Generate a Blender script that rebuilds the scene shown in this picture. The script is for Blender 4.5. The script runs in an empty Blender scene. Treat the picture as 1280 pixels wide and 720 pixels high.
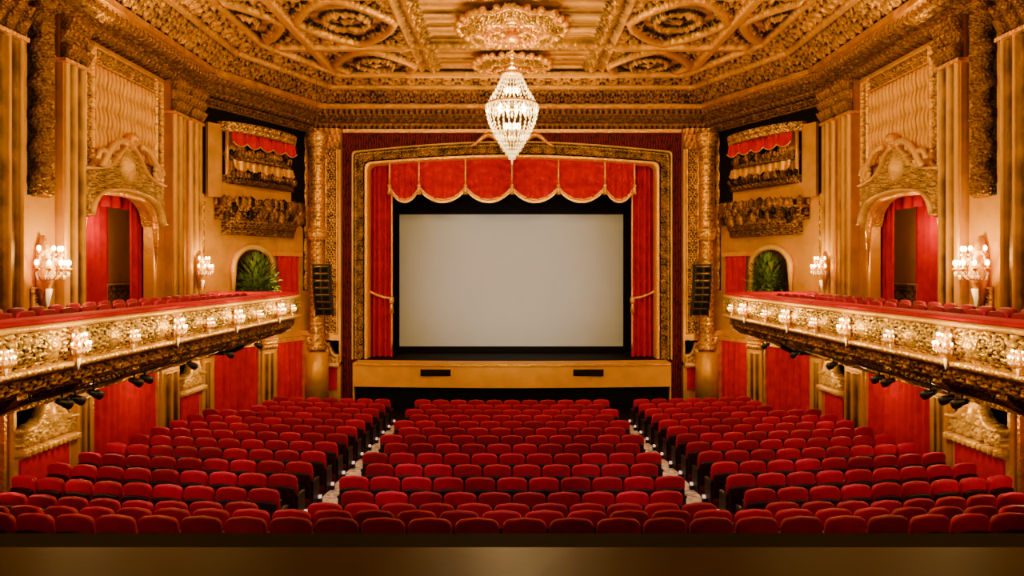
import bpy, math, random
import numpy as np
from math import pi, sin, cos, atan2, hypot
random.seed(3); rng=np.random.default_rng(5)
ZO=5.3   # camera height above the front of the auditorium floor; z values below are relative to the camera
sc=bpy.context.scene
F=900.0

# ------------------------------------------------------------------ materials
def newmat(name):
    m=bpy.data.materials.new(name); m.use_nodes=True
    nt=m.node_tree; b=nt.nodes['Principled BSDF']
    return m,nt,b
def relief_mat(name,lo,hi,rough=0.4,metal=0.35,bump=0.35,bscale=14,nz=3.0,p0=0.1,p1=0.75):
    m,nt,b=newmat(name); N=nt.nodes; L=nt.links
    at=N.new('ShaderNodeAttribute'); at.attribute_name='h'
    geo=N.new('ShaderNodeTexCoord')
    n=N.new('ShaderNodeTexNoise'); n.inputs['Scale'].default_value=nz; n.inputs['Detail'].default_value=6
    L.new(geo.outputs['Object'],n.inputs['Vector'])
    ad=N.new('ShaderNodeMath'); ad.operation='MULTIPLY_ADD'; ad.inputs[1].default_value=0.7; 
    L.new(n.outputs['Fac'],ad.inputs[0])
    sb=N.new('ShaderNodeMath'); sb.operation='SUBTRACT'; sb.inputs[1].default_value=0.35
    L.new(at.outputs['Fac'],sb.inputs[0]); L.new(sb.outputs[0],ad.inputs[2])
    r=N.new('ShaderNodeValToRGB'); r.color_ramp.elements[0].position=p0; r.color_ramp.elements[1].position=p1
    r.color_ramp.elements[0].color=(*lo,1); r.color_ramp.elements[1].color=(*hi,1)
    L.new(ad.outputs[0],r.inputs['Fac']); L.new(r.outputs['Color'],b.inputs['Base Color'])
    v=N.new('ShaderNodeTexVoronoi'); v.inputs['Scale'].default_value=bscale
    L.new(geo.outputs['Object'],v.inputs['Vector'])
    bp=N.new('ShaderNodeBump'); bp.inputs['Strength'].default_value=bump; bp.inputs['Distance'].default_value=0.05
    L.new(v.outputs['Distance'],bp.inputs['Height']); L.new(bp.outputs[0],b.inputs['Normal'])
    b.inputs['Roughness'].default_value=rough; b.inputs['Metallic'].default_value=metal
    b.inputs['Specular Tint'].default_value=(1,.75,.35,1)
    return m
def plain_mat(name,col,rough=0.5,metal=0.0,var=0.25,scale=6,sheen=0.0,bump=0.0,emit=None,es=0,rand=0.0,spec=.5):
    m,nt,b=newmat(name); N=nt.nodes; L=nt.links
    tc=N.new('ShaderNodeTexCoord'); n=N.new('ShaderNodeTexNoise'); n.inputs['Scale'].default_value=scale; n.inputs['Detail'].default_value=5
    L.new(tc.outputs['Object'],n.inputs['Vector'])
    r=N.new('ShaderNodeValToRGB')
    r.color_ramp.elements[0].position=0.3; r.color_ramp.elements[1].position=0.7
    r.color_ramp.elements[0].color=(*[c*(1-var) for c in col],1); r.color_ramp.elements[1].color=(*[min(1,c*(1+var)) for c in col],1)
    L.new(n.outputs['Fac'],r.inputs['Fac'])
    out=r.outputs['Color']
    if rand>0:
        oi=N.new('ShaderNodeObjectInfo'); mr=N.new('ShaderNodeMapRange'); mr.inputs['To Min'].default_value=1-rand; mr.inputs['To Max'].default_value=1+rand
        L.new(oi.outputs['Random'],mr.inputs['Value'])
        hs=N.new('ShaderNodeHueSaturation'); L.new(mr.outputs[0],hs.inputs['Value']); L.new(out,hs.inputs['Color']); out=hs.outputs['Color']
    L.new(out,b.inputs['Base Color'])
    b.inputs['Roughness'].default_value=rough; b.inputs['Metallic'].default_value=metal
    b.inputs['Specular IOR Level'].default_value=spec
    if sheen: 
        b.inputs['Sheen Weight'].default_value=sheen; b.inputs['Sheen Tint'].default_value=(1,0.03,0.12,1)
    if bump:
        bp=N.new('ShaderNodeBump'); bp.inputs['Strength'].default_value=bump; bp.inputs['Distance'].default_value=0.03
        L.new(n.outputs['Fac'],bp.inputs['Height']); L.new(bp.outputs[0],b.inputs['Normal'])
    if emit:
        b.inputs['Emission Color'].default_value=(*emit,1); b.inputs['Emission Strength'].default_value=es
    return m
def damask_mat(name,a,c):
    m,nt,b=newmat(name); N=nt.nodes; L=nt.links
    tc=N.new('ShaderNodeTexCoord'); v=N.new('ShaderNodeTexVoronoi'); v.inputs['Scale'].default_value=4.5
    L.new(tc.outputs['Object'],v.inputs['Vector'])
    w=N.new('ShaderNodeTexWave'); w.inputs['Scale'].default_value=3; w.inputs['Distortion'].default_value=6; L.new(tc.outputs['Object'],w.inputs['Vector'])
    mx=N.new('ShaderNodeMath'); mx.operation='MULTIPLY'; L.new(v.outputs['Distance'],mx.inputs[0]); L.new(w.outputs['Fac'],mx.inputs[1])
    r=N.new('ShaderNodeValToRGB'); r.color_ramp.elements[0].position=0.1; r.color_ramp.elements[1].position=0.35
    r.color_ramp.elements[0].color=(*a,1); r.color_ramp.elements[1].color=(*c,1)
    L.new(mx.outputs[0],r.inputs['Fac']); L.new(r.outputs['Color'],b.inputs['Base Color']); b.inputs['Roughness'].default_value=0.7
    b.inputs['Specular IOR Level'].default_value=.2
    return m
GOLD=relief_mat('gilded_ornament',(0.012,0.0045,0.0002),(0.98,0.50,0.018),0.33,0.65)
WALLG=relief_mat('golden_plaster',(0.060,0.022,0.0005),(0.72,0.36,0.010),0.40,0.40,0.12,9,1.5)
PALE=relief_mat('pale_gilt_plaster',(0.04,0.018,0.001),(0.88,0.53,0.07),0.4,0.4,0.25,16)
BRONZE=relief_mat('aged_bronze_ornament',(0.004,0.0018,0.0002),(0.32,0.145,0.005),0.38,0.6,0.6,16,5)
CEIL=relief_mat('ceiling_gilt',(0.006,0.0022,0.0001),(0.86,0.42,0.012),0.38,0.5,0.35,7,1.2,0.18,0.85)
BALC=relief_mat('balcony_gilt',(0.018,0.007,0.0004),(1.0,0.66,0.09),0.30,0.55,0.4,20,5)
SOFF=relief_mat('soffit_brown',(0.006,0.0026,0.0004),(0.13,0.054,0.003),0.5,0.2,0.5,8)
VELV=plain_mat('red_velvet',(0.50,0.001,0.006),0.8,0,0.2,3,0.06,spec=.1)
SEAT=plain_mat('seat_velvet',(0.37,0.0010,0.030),0.55,0,0.2,5,0.25,0,None,0,0.30,spec=.25)
SEATB=plain_mat('seat_shell',(0.014,0.0004,0.002),0.5,0,0.2,5,spec=.25)
CARP=plain_mat('red_carpet',(0.04,0.0007,0.002),0.9,0,0.4,12,0.0,0.2,spec=.1)
AISLE=plain_mat('aisle_carpet',(0.80,0.48,0.42),0.8,0,0.75,9,0,0.3)
DAM=damask_mat('red_damask',(0.022,0.0006,0.0006),(0.15,0.003,0.004))
BLACK=plain_mat('stage_black',(0.003,0.0022,0.0018),0.7,0,0.2,4,spec=.1)
BLKM=plain_mat('black_metal',(0.010,0.008,0.007),0.4,0.3,0.2,4)
APRON=plain_mat('apron_ochre',(0.78,0.37,0.004),0.6,0,0.10,2,spec=.2)
SCREEN=plain_mat('screen_fabric',(0.52,0.60,0.72),0.9,0,0.02,2)
LEDGE=plain_mat('ledge_wood',(0.016,0.0075,0.0004),0.36,0.0,0.8,1.6,0,0.15,spec=.16)
BULB=plain_mat('warm_bulb',(1,0.8,0.5),0.3,0,0,1,0,0,(1.0,0.68,0.26),28)
STEP=plain_mat('step_light_lens',(1,0.8,0.7),0.3,0,0,1,0,0,(1.0,0.66,0.50),1.0)
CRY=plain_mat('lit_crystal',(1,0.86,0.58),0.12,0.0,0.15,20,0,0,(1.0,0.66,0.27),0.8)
LEAF=plain_mat('leaf_green',(0.09,0.17,0.015),0.5,0,0.5,9)
MATS=[GOLD,WALLG,PALE,BRONZE,CEIL,BALC,SOFF,VELV,SEAT,SEATB,CARP,AISLE,DAM,BLACK,BLKM,APRON,SCREEN,LEDGE,BULB,CRY,LEAF,STEP]

# ------------------------------------------------------------------ mesh builder
class MB:
    def __init__(s): s.V=[]; s.H=[]; s.Fc=[]; s.M=[]; s.S=[]; s.n=0
    def add(s,V,H,Fc,mat,smooth):
        V=np.asarray(V,float).reshape(-1,3); s.V.append(V); s.H.append(np.broadcast_to(np.asarray(H,float).reshape(-1) if np.ndim(H) else np.full(len(V),H),(len(V),)))
        Fc=[[i+s.n for i in f] for f in Fc]
        s.Fc+=Fc; s.M+=[MATS.index(mat)]*len(Fc); s.S+=[smooth]*len(Fc); s.n+=len(V)
    def grid(s,P,H,mat,smooth=True,cu=False,cv=False):
        nu,nv=P.shape[:2]; H=np.broadcast_to(H,(nu,nv))
        i=np.arange(nu if cu else nu-1); j=np.arange(nv if cv else nv-1)
        I,J=np.meshgrid(i,j,indexing='ij'); I2=(I+1)%nu; J2=(J+1)%nv
        Fc=np.stack([I*nv+J,I2*nv+J,I2*nv+J2,I*nv+J2],-1).reshape(-1,4).tolist()
        s.add(P.reshape(-1,3),H.reshape(-1),Fc,mat,smooth)
    def hexa(s,C,mat,h=0.8):
        s.add(C,h,[[0,1,2,3],[7,6,5,4],[0,4,5,1],[1,5,6,2],[2,6,7,3],[3,7,4,0]],mat,False)
    def box(s,a,b,mat,h=0.8):
        (x0,y0,z0),(x1,y1,z1)=a,b
        s.hexa([(x0,y0,z0),(x1,y0,z0),(x1,y1,z0),(x0,y1,z0),(x0,y0,z1),(x1,y0,z1),(x1,y1,z1),(x0,y1,z1)],mat,h)
    def lbox(s,W,u0,u1,v0,v1,n0,n1,mat,h=0.8):
        s.hexa([W(u0,v0,n0),W(u1,v0,n0),W(u1,v0,n1),W(u0,v0,n1),W(u0,v1,n0),W(u1,v1,n0),W(u1,v1,n1),W(u0,v1,n1)],mat,h)
    def lrel(s,W,u0,u1,v0,v1,res,hf,depth,n0,mat,skirt=True):
        nu=max(3,int(abs(u1-u0)/res)+1); nv=max(3,int(abs(v1-v0)/res)+1)
        U,V=np.meshgrid(np.linspace(u0,u1,nu),np.linspace(v0,v1,nv),indexing='ij')
        H=np.clip(hf(U-u0,V-v0,u1-u0,v1-v0),0,1.2)
        Nn=n0+depth*H
        if skirt:
            Nn=Nn.copy(); Nn[0]=n0-0.02;Nn[-1]=n0-0.02;Nn[:,0]=n0-0.02;Nn[:,-1]=n0-0.02
        s.grid(W(U,V,Nn),H,mat)
    def lathe(s,c,prof,n,mat,h=0.8,a0=0,a1=2*pi,hf=None,ax=1.0):
        full=abs(a1-a0)>6.28; A=np.linspace(a0,a1,n,endpoint=not full)
        pr=np.array(prof,float); R=pr[:,0][None,:]; Z=pr[:,1][None,:]; AA=A[:,None]
        hh=np.full((n,len(pr)),h)
        if hf is not None: hh=hf(AA+0*R,Z+0*AA); R=R*(1+0.0*AA)+hh*0.05
        P=np.stack([c[0]+R*np.cos(AA)*ax,c[1]+R*np.sin(AA),c[2]+Z+0*AA],-1)
        s.grid(P,hh,mat,True,cu=full)
    def tube(s,pts,r,mat,n=8,h=0.9):
        pts=np.array(pts,float); T=np.gradient(pts,axis=0); T/=np.linalg.norm(T,axis=1)[:,None]+1e-9
        up=np.array([0,0,1.]) if abs(T[:,2]).mean()<0.9 else np.array([1.,0,0])
        A=np.cross(T,up); A/=np.linalg.norm(A,axis=1)[:,None]+1e-9; B=np.cross(T,A)
        th=np.linspace(0,2*pi,n,endpoint=False); r=np.broadcast_to(r,(len(pts),))
        P=pts[:,None]+r[:,None,None]*(A[:,None]*np.cos(th)[None,:,None]+B[:,None]*np.sin(th)[None,:,None])
        s.grid(P,h,mat,True,cv=True)
        k=s.n
        s.add([pts[0]],h,[],mat,True); s.add([pts[-1]],h,[],mat,True)
        base=k-len(pts)*n
        for j in range(n):
            s.Fc.append([base+j,base+(j+1)%n,k]); s.M.append(MATS.index(mat)); s.S.append(True)
            e=base+(len(pts)-1)*n; s.Fc.append([e+(j+1)%n,e+j,k+1]); s.M.append(MATS.index(mat)); s.S.append(True)
    def ball(s,c,r,mat,n=8,h=0.9,sz=1.0):
        t=np.linspace(0,pi,max(4,n//2+1)); s.lathe(c,[(r*sin(a)+1e-5,-r*sz*cos(a)) for a in t],n,mat,h)
    def drape(s,W,u0,u1,v0,v1,folds,depth,n0,mat,nv=10):
        nu=int(folds*10)+2; t=np.linspace(0,1,nu); v=np.linspace(0,1,nv)
        T,Vv=np.meshgrid(t,v,indexing='ij')
        ph=T*folds*2*pi+0.6*np.sin(T*17)+0.3*np.sin(Vv*3+T*9)
        Nn=n0+depth*(0.5+0.5*np.sin(ph))*(1-0.25*Vv)
        s.grid(W(u0+(u1-u0)*T,v0+(v1-v0)*Vv,Nn),0.8,mat)
    def obj(s,name,parent=None,mirror=False,loc=None,local=False):
        V=np.concatenate(s.V).copy(); H=np.concatenate(s.H); Fc=s.Fc
        if not local: V[:,2]+=ZO
        if mirror: V[:,0]*=-1; Fc=[f[::-1] for f in Fc]
        off=np.zeros(3)
        if not local:
            off=np.array([(V[:,0].min()+V[:,0].max())/2,(V[:,1].min()+V[:,1].max())/2,V[:,2].min()]) 
            V-=off
        me=bpy.data.meshes.new(name); me.from_pydata(V.tolist(),[],Fc)
        used=sorted(set(s.M)); mp={m:i for i,m in enumerate(used)}
        for m in used: me.materials.append(MATS[m])
        me.polygons.foreach_set('material_index',[mp[m] for m in s.M]); me.polygons.foreach_set('use_smooth',s.S)
        a=me.attributes.new('h','FLOAT','POINT'); a.data.foreach_set('value',H.astype(np.float32)); me.update()
        o=bpy.data.objects.new(name,me); sc.collection.objects.link(o)
        o.location=loc if loc is not None else off.tolist()
        if parent:
            o.parent=parent; o.location=[o.location[i]-parent.location[i] for i in range(3)] if not local else o.location
        return o
def empty(name,loc=(0,0,0)):
    e=bpy.data.objects.new(name,None); sc.collection.objects.link(e); e.location=loc; e.empty_display_size=0.3; return e
def link(name,me,parent,loc,rz=0,scl=1):
    o=bpy.data.objects.new(name,me); sc.collection.objects.link(o); o.location=loc; o.rotation_euler[2]=rz; o.scale=(scl,)*3
    if parent: o.parent=parent; o.location=[loc[i]-parent.location[i] for i in range(3)]
    return o

# ------------------------------------------------------------------ relief patterns
def scroll(U,V,size=0.5,off=0.0):
    a=U/size; b=V/size+off; ta=np.floor(a); tb=np.floor(b); fu=a-ta-0.5; fv=b-tb-0.5
    sg=np.where((ta+tb)%2==0,1,-1); r=np.hypot(fu,fv); th=np.arctan2(fv,fu*sg)
    sp=0.5+0.5*np.cos(th-r*24); env=np.clip(1.5-(r/0.42)**3*1.2,0,1)
    leaf=(0.5+0.5*np.cos(9*th+r*10))*np.exp(-((r-0.46)/0.09)**2)
    cor=np.hypot(0.5-np.abs(fu),0.5-np.abs(fv)); ros=np.clip(1-cor/0.16,0,1)**0.5
    return np.clip(sp*env*0.85+leaf*0.7+ros*0.9,0,1)
def hf_panel(size,b=0.12):
    def f(U,V,W,H):
        d=np.minimum(np.minimum(U,W-U),np.minimum(V,H-V))
        fr=np.clip(1-np.abs(d-b*0.5)/(b*0.45),0,1)**0.5
        h=scroll(U-W/2,V-H/2,size,0.5)*0.8
        return np.where(d<b,fr,h)
    return f
def hf_flute(nfl,base=0.35):
    def f(U,V,W,H):
        t=(U/W*nfl)%1; fl=np.abs(np.sin(t*pi))**0.6
        d=np.minimum(np.minimum(U,W-U),np.minimum(V,H-V))
        return np.where(d<0.05,0.8,1-0.85*fl)
    return f
def hf_drop(U,V,W,H):
    x=(U-W/2)/(W/2); per=0.7; t=(V/per)%1
    wid=0.55+0.4*np.sin(t*pi)
    body=np.clip(1-(np.abs(x)/wid)**2,0,1)**0.5
    return body*(0.35+0.65*scroll(U-W/2,V,0.26,0.3))
def hf_leafcap(U,V,W,H):
    t=V/H; lv=np.abs(np.sin(U/W*pi*5+np.floor(t*3)*pi/2))
    tier=((t*3)%1)
    return np.clip((0.35+0.65*lv)*(0.35+0.65*tier)+0.25*t,0,1)
def hf_dentil(U,V,W,H):
    t=V/H
    den=np.where(((U/0.22)%1)<0.55,1.0,0.3)
    sc_=scroll(U,V,H*0.42,0.0)
    return np.where(t<0.18,den*0.6,np.where(t<0.26,0.75,np.where(t<0.68,0.25+0.55*sc_,np.where(t<0.74,0.9,np.where(t<0.88,den,1.0)))))

# wall frames (left side; mirrored for the right)
def W1(u,v,n): u,v,n=np.broadcast_arrays(np.asarray(u,float),v,n); return np.stack([-10.5+n,u,v],-1)
DX,DY=2.5/6.0415,5.5/6.0415
def W2(u,v,n): u,v,n=np.broadcast_arrays(np.asarray(u,float),v,n); return np.stack([-10.5+DX*u+DY*n,24+DY*u-DX*n,v],-1)
def W3(u,v,n): u,v,n=np.broadcast_arrays(np.asarray(u,float),v,n); return np.stack([u,29.5-n,v],-1)

def floor_z(y):
    if y>=12: return -4.75-(y-12)*0.0423
    return -4.75+(12-y)*0.235

# ------------------------------------------------------------------ floor
mb=MB()
ys=np.concatenate([np.linspace(-4,12,9),[18,25.3]]); xs=np.array([-10.8,-4.1,-3.32,3.32,4.1,10.8])
for i in range(5):
    X,Y=np.meshgrid(xs[i:i+2],ys,indexing='ij'); Z=np.vectorize(floor_z)(Y)
    mb.grid(np.stack([X,Y,Z],-1),0.5,AISLE if i in(1,3) else CARP,False)
mb.box((-10.8,25.3,-5.6),(10.8,34,-5.32),BLACK)
floor=mb.obj('floor')

# ------------------------------------------------------------------ ceiling
nx,ny=460,460
X,Y=np.meshgrid(np.linspace(-10.9,10.9,nx),np.concatenate([np.linspace(-4,14,41)[:-1],np.linspace(14,29.9,ny-40)]),indexing='ij')
AX=np.abs(X)
d=np.minimum(np.minimum(10.5-AX,29.5-Y),((10.5-AX)*5.5+(24-Y)*2.5)/6.0415)
base=7.6-1.1*np.clip(1-d/2.6,0,1)**1.7
def tri(v,per,w): 
    f=np.abs(((v/per)%1)-0.5)*per; return np.clip((w-f)/(w*0.5),0,1)
side=np.clip((AX-3.2)/0.3,0,1)
p=(AX-3.3)/3.4; q=(Y-19.4)/4.6
fp=p%1; fq=q%1
rr_=(np.abs((fp-.5)/.47)**1.35+np.abs((fq-.5)/.47)**1.35)**(1/1.35)
dd=np.abs(rr_-0.90); strap=np.clip((0.10-dd)/0.05,0,1)
ring=np.hypot((fp-0.5)*3.4,(fq-0.5)*4.6)
ros=np.clip(1-np.abs(ring-0.66)/0.16,0,1)+np.clip(1-ring/0.38,0,1)
sw=scroll(X,Y,0.8)
cornerz=np.clip((rr_-1.08)/.08,0,1)
beamx=tri(AX-3.3+1.7,3.4,0.22); beamy=tri(Y-19.4+2.3,4.6,0.24)
orn=np.maximum(strap*0.85,np.clip(ros,0,1)*(0.5+0.5*sw))
orn=np.maximum(orn,np.clip((0.22-dd)/0.06,0,1)*0.65*sw)
orn=np.maximum(orn,cornerz*(0.15+0.6*sw))
orn=np.maximum(orn,np.maximum(beamx,beamy)*0.9)
cent=np.maximum(tri(Y-20+0.6,1.15,0.10)*0.22,np.clip(1-np.abs(AX-2.95)/0.40,0,1)*(0.2+0.8*scroll(X,Y,0.55)))
cent=np.maximum(cent,beamy*(0.5+0.4*scroll(X,Y,0.5)))
orn=side*orn+(1-side)*cent
cove=np.clip((2.5-d)/0.2,0,1)*np.clip((d+0.2)/0.1,0,1)
cb=np.clip(1-np.abs(d-2.30)/.20,0,1)+np.clip(1-np.abs(d-1.45)/.12,0,1)+np.clip(1-np.abs(d-.45)/.14,0,1)
cs=np.clip(scroll(X,Y,0.7)*1.05,0,1)*np.clip((.40-np.abs(d-1.9))/.1,0,1)+np.clip(scroll(X,Y,0.5),0,1)*np.clip((.42-np.abs(d-.95))/.1,0,1)
orn=np.maximum(orn*(1-cove),cove*np.maximum(0.12+0.7*np.clip(cs,0,1),np.clip(cb,0,1)))
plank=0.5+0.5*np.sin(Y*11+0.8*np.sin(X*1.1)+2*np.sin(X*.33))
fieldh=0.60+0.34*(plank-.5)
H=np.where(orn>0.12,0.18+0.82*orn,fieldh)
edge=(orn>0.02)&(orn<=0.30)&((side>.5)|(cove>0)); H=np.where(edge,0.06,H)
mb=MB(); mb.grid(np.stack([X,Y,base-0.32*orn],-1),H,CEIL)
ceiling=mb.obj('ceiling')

# ------------------------------------------------------------------ walls (both sides)
def pilaster(mb,W,u0,u1,v0,v1,n,mat=WALLG,fl=3,cap=1.0,base=0.5):
    mb.lbox(W,u0,u1,v0,v1,0,n,mat,0.6)
    mb.lrel(W,u0+.05,u1-.05,v0+base,v1-cap,0.04,hf_flute(fl),0.14,n,mat)
    mb.lrel(W,u0-.06,u1+.06,v1-cap,v1,0.035,hf_leafcap,0.28,n,BRONZE)
    mb.lbox(W,u0-.08,u1+.08,v1-cap-.06,v1-cap+.02,0,n+.12,GOLD)
    mb.lbox(W,u0-.08,u1+.08,v0,v0+base*.5,0,n+.1,mat); mb.lbox(W,u0-.04,u1+.04,v0+base*.5,v0+base,0,n+.06,GOLD,0.6)
NU0,NU1,NZT=17.5,21.1,1.95
def arch_z(u,top=NZT,R=0.9,u0=NU0,u1=NU1):
    e=min(u-u0,u1-u); 
    if e>=R: return top+0.12*cos((u-(u0+u1)/2)/(u1-u0)*pi)
    return top-R*0.75+R*0.75*math.sqrt(max(0,1-((R-e)/R)**2))+0.12*cos((u-(u0+u1)/2)/(u1-u0)*pi)
for mir in (False,True):
    sd='right' if mir else 'left'; s=1 if mir else -1
    mb=MB()
    mb.lbox(W1,-4,NU0,-5.6,7.7,-.3,0,WALLG,.7)
    mb.lbox(W1,NU1,24,-5.6,7.7,-.3,0,WALLG,.7)
    mb.lbox(W1,NU0,NU1,-5.6,-1.4,-.3,0,WALLG,.7)
    mb.lbox(W1,NU0,NU1,3.0,7.7,-.3,0,WALLG,.7)
    us=np.linspace(NU0,NU1,33); za=np.array([arch_z(u) for u in us])
    P=np.stack([W1(us,za,0.0),W1(us,np.full(33,3.0),0.0)],1); mb.grid(P,0.7,WALLG,False)
    P=np.stack([W1(us,za,0.0),W1(us,za,-0.35)],1); mb.grid(P,0.5,GOLD)
    wall=mb.obj('wall_'+sd,mirror=mir)
    mb=MB(); mb.lbox(W2,-.1,6.1,-5.6,7.7,-.3,0,WALLG,.7); mb.obj('wall_splay_'+sd,mirror=mir)
    # cornice
    mb=MB()
    mb.lrel(W1,-4,24.3,5.75,6.6,0.06,hf_dentil,0.45,0.02,BRONZE)
    mb.lrel(W2,-.3,6.04,5.85,6.6,0.05,hf_dentil,0.40,0.02,BRONZE)
    mb.lbox(W1,-4,24.2,6.55,6.72,0,.62,GOLD,.6); mb.lbox(W2,-.2,6.2,6.55,6.72,0,.55,GOLD,.6)
    mb.obj('trim_cornice',mirror=mir)
    for k,(a,b,n,fl) in enumerate([(10.2,11.6,.35,4),(13.2,14.9,.35,4),(16.35,17.15,.3,2),(21.75,22.5,.25,2),(22.75,23.6,.28,2)]):
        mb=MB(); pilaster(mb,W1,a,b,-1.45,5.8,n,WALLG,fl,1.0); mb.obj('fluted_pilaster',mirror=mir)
    mb=MB()
    mb.lbox(W1,14.95,16.3,-1.45,5.8,0,.15,WALLG,.75)
    mb.lrel(W1,15.35,16.15,1.6,5.9,0.035,hf_drop,0.34,.16,BRONZE)
    mb.lrel(W1,15.05,15.25,-1,5.7,0.04,hf_flute(1),0.12,.16,PALE); 
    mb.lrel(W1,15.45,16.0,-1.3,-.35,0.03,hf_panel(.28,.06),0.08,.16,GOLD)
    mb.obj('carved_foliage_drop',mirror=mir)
    # grille panel + border
    mb=MB()
    def grille(U,V,W,H):
        t=(U/0.19)%1; row=(V/0.55)%1
        return np.abs(np.sin(t*pi))**0.7*(0.70+0.30*np.abs(np.sin(row*pi)))+0.02
    mb.lrel(W1,17.85,20.95,3.0,5.15,0.03,grille,0.16,.05,WALLG)
    for (a,b,c,e) in [(17.45,17.85,2.2,5.55),(20.95,21.35,2.2,5.55)]:
        mb.lrel(W1,a,b,c,e,.03,hf_panel(.26,.06),.14,.05,GOLD)
    mb.lrel(W1,17.85,20.95,5.15,5.6,.03,hf_panel(.24,.06),.14,.05,GOLD)
    mb.obj('organ_grille_panel',mirror=mir)
    # broken pediment cartouche over the niche
    mb=MB(); uc=(NU0+NU1)/2
    def hf_cart(U,V,W,H):
        x=(U-W/2)/(W/2); y=V/H
        lim=0.38+0.62*np.exp(-(x/0.36)**2)-0.15*np.exp(-(x/0.12)**2)
        shield=np.clip(1-np.hypot(x/0.17,(y-.5)/.30),0,1)**.4
        body=0.25+0.55*scroll(U-W/2,V,.33,.2)
        rib=np.exp(-((y-lim+.07)/.05)**2)
        h=np.maximum(np.maximum(body,rib),shield)
        return np.where(y<lim,h,0.0)
    nu,nv=140,50; U,V=np.meshgrid(np.linspace(0,3.9,nu),np.linspace(0,1.6,nv),indexing='ij'); x=(U-1.95)/1.95
    lim=0.42+0.58*np.exp(-(x/0.36)**2)
    low=np.array([arch_z(min(max(u+17.35,NU0),NU1)) for u in np.linspace(0,3.9,nu)])[:,None]
    ZZ=low+V/1.6*(NZT+lim*1.5-low)
    sh=np.clip(1-np.hypot(x/0.20,(V/1.6-.5)/.36),0,1)**.4
    rb=np.clip(1-np.abs(V/1.6-.93)/.07,0,1)+np.clip(1-np.abs(V/1.6-.06)/.06,0,1)
    Hh=np.clip(np.maximum(np.maximum(0.1+0.65*scroll(U-1.95,V,.36,.2),rb),sh),0,1)
    Nn=0.05+0.35*Hh; Nn[0]=0;Nn[-1]=0;Nn[:,-1]=0;Nn[:,0]=0
    mb.grid(W1(17.35+U,ZZ,Nn),Hh,PALE)
    for sg in(-1,1):
        pts=[]
        for t in np.linspace(0,1,24):
            a=t*3.6*pi/2; r=.30*(1-t*.75); pts.append((uc+sg*1.35+sg*r*cos(a),2.75+r*sin(a)))
        mb.tube([W1(a,b,.35) for a,b in pts],.07,PALE)
        pts=[(uc+sg*(.35+1.15*t),3.35-.75*t**1.5+.15*sin(t*pi)) for t in np.linspace(0,1,14)]
        mb.tube([W1(a,b,.38) for a,b in pts],.085,PALE)
    mb.ball(W1(uc,3.5,.3),.2,GOLD,12)
    ring_=[W1(u,arch_z(u),.06) for u in np.linspace(NU0,NU1,50)]
    ring_=[W1(NU0,-1.3,.06),W1(NU0,0,.06)]+ring_+[W1(NU1,0,.06),W1(NU1,-1.3,.06)]
    mb.tube(ring_,.10,GOLD)
    mb.obj('cartouche_pediment',mirror=mir)
    # niche recess with curtains
    mb=MB()
    mb.lbox(W1,NU0-.3,23.5,-1.5,2.6,-1.35,-1.25,WALLG,.75)
    mb.lbox(W1,NU0-.3,NU0-.2,-1.5,2.6,-1.25,-.3,WALLG); mb.lbox(W1,23.4,23.5,-1.5,2.6,-1.25,-.3,WALLG)
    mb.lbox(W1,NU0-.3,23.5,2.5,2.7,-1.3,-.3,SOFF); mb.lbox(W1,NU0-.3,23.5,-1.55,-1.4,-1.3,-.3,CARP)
    mb.drape(W1,18.4,20.75,-1.2,2.3,7,.14,-1.15,VELV); mb.drape(W1,20.6,21.5,-1.2,2.1,3.5,.12,-.50,VELV)
    mb.drape(W1,NU0+.02,22.6,1.75,2.4,11,.12,-.72,VELV)
    mb.lrel(W1,20.6,22.9,-1.4,-.35,.05,hf_panel(.4,.1),.1,-1.2,PALE)
    mb.obj('curtained_niche',mirror=mir)
    # lower wall dressing
    for (W,a,b) in [(W1,17.75,20.95),(W2,.55,2.6),(W2,3.55,5.1),(W1,12.2,14.6)]:
        c=MB(); c.drape(W,a,b,-5.2 if W is W2 else -5.0,-2.75,(b-a)*3.2,.1,.06,VELV,6); 
        c.lbox(W,a-.08,a,-5.3,-2.6,0,.2,GOLD,.6); c.lbox(W,b,b+.08,-5.3,-2.6,0,.2,GOLD,.6); c.lbox(W,a-.08,b+.08,-2.75,-2.6,0,.2,GOLD,.6)
        c.obj('doorway_curtain',mirror=mir)
    for (W,a,b) in [(W1,15.0,16.95),(W1,22.35,23.95)]:
        c=MB(); c.lbox(W,a,b,-5.2,-2.5,0,.12,PALE,.7)
        c.lrel(W,a+.05,b-.05,-3.75,-2.55,.035,hf_cart,.28,.12,PALE)
        c.lrel(W,a+.02,b-.02,-3.95,-3.75,.04,lambda U,V,W_,H_:.4+.6*np.abs(np.sin(U*18)),.3,.12,PALE)
        c.lbox(W,a+.15,b-.15,-5.0,-4.0,.12,.17,VELV)
        c.obj('carved_console_panel',mirror=mir)
    for (W,a,b) in [(W1,16.98,17.6),(W1,21.1,22.2),(W2,2.72,3.42),(W2,5.2,5.95),(W2,.0,.45)]:
        c=MB(); c.lbox(W,a,b,-5.5,-2.4,0,.25,WALLG,.8); c.lrel(W,a+.08,b-.08,-4.9,-3.0,.05,hf_flute(2),.06,.25,WALLG)
        c.lbox(W,a-.05,b+.05,-5.5,-5.0,0,.32,GOLD,.5); c.lrel(W,a-.03,b+.03,-2.95,-2.5,.03,hf_leafcap,.15,.25,GOLD)
        c.obj('lower_pilaster',mirror=mir)

    # ---------------- tiered box on the splay wall
    mb=MB()
    mb.lbox(W2,.1,5.5,2.55,5.75,.0,.06,BLACK)  # flat black panel standing in for the shade inside a hollow recess
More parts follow.
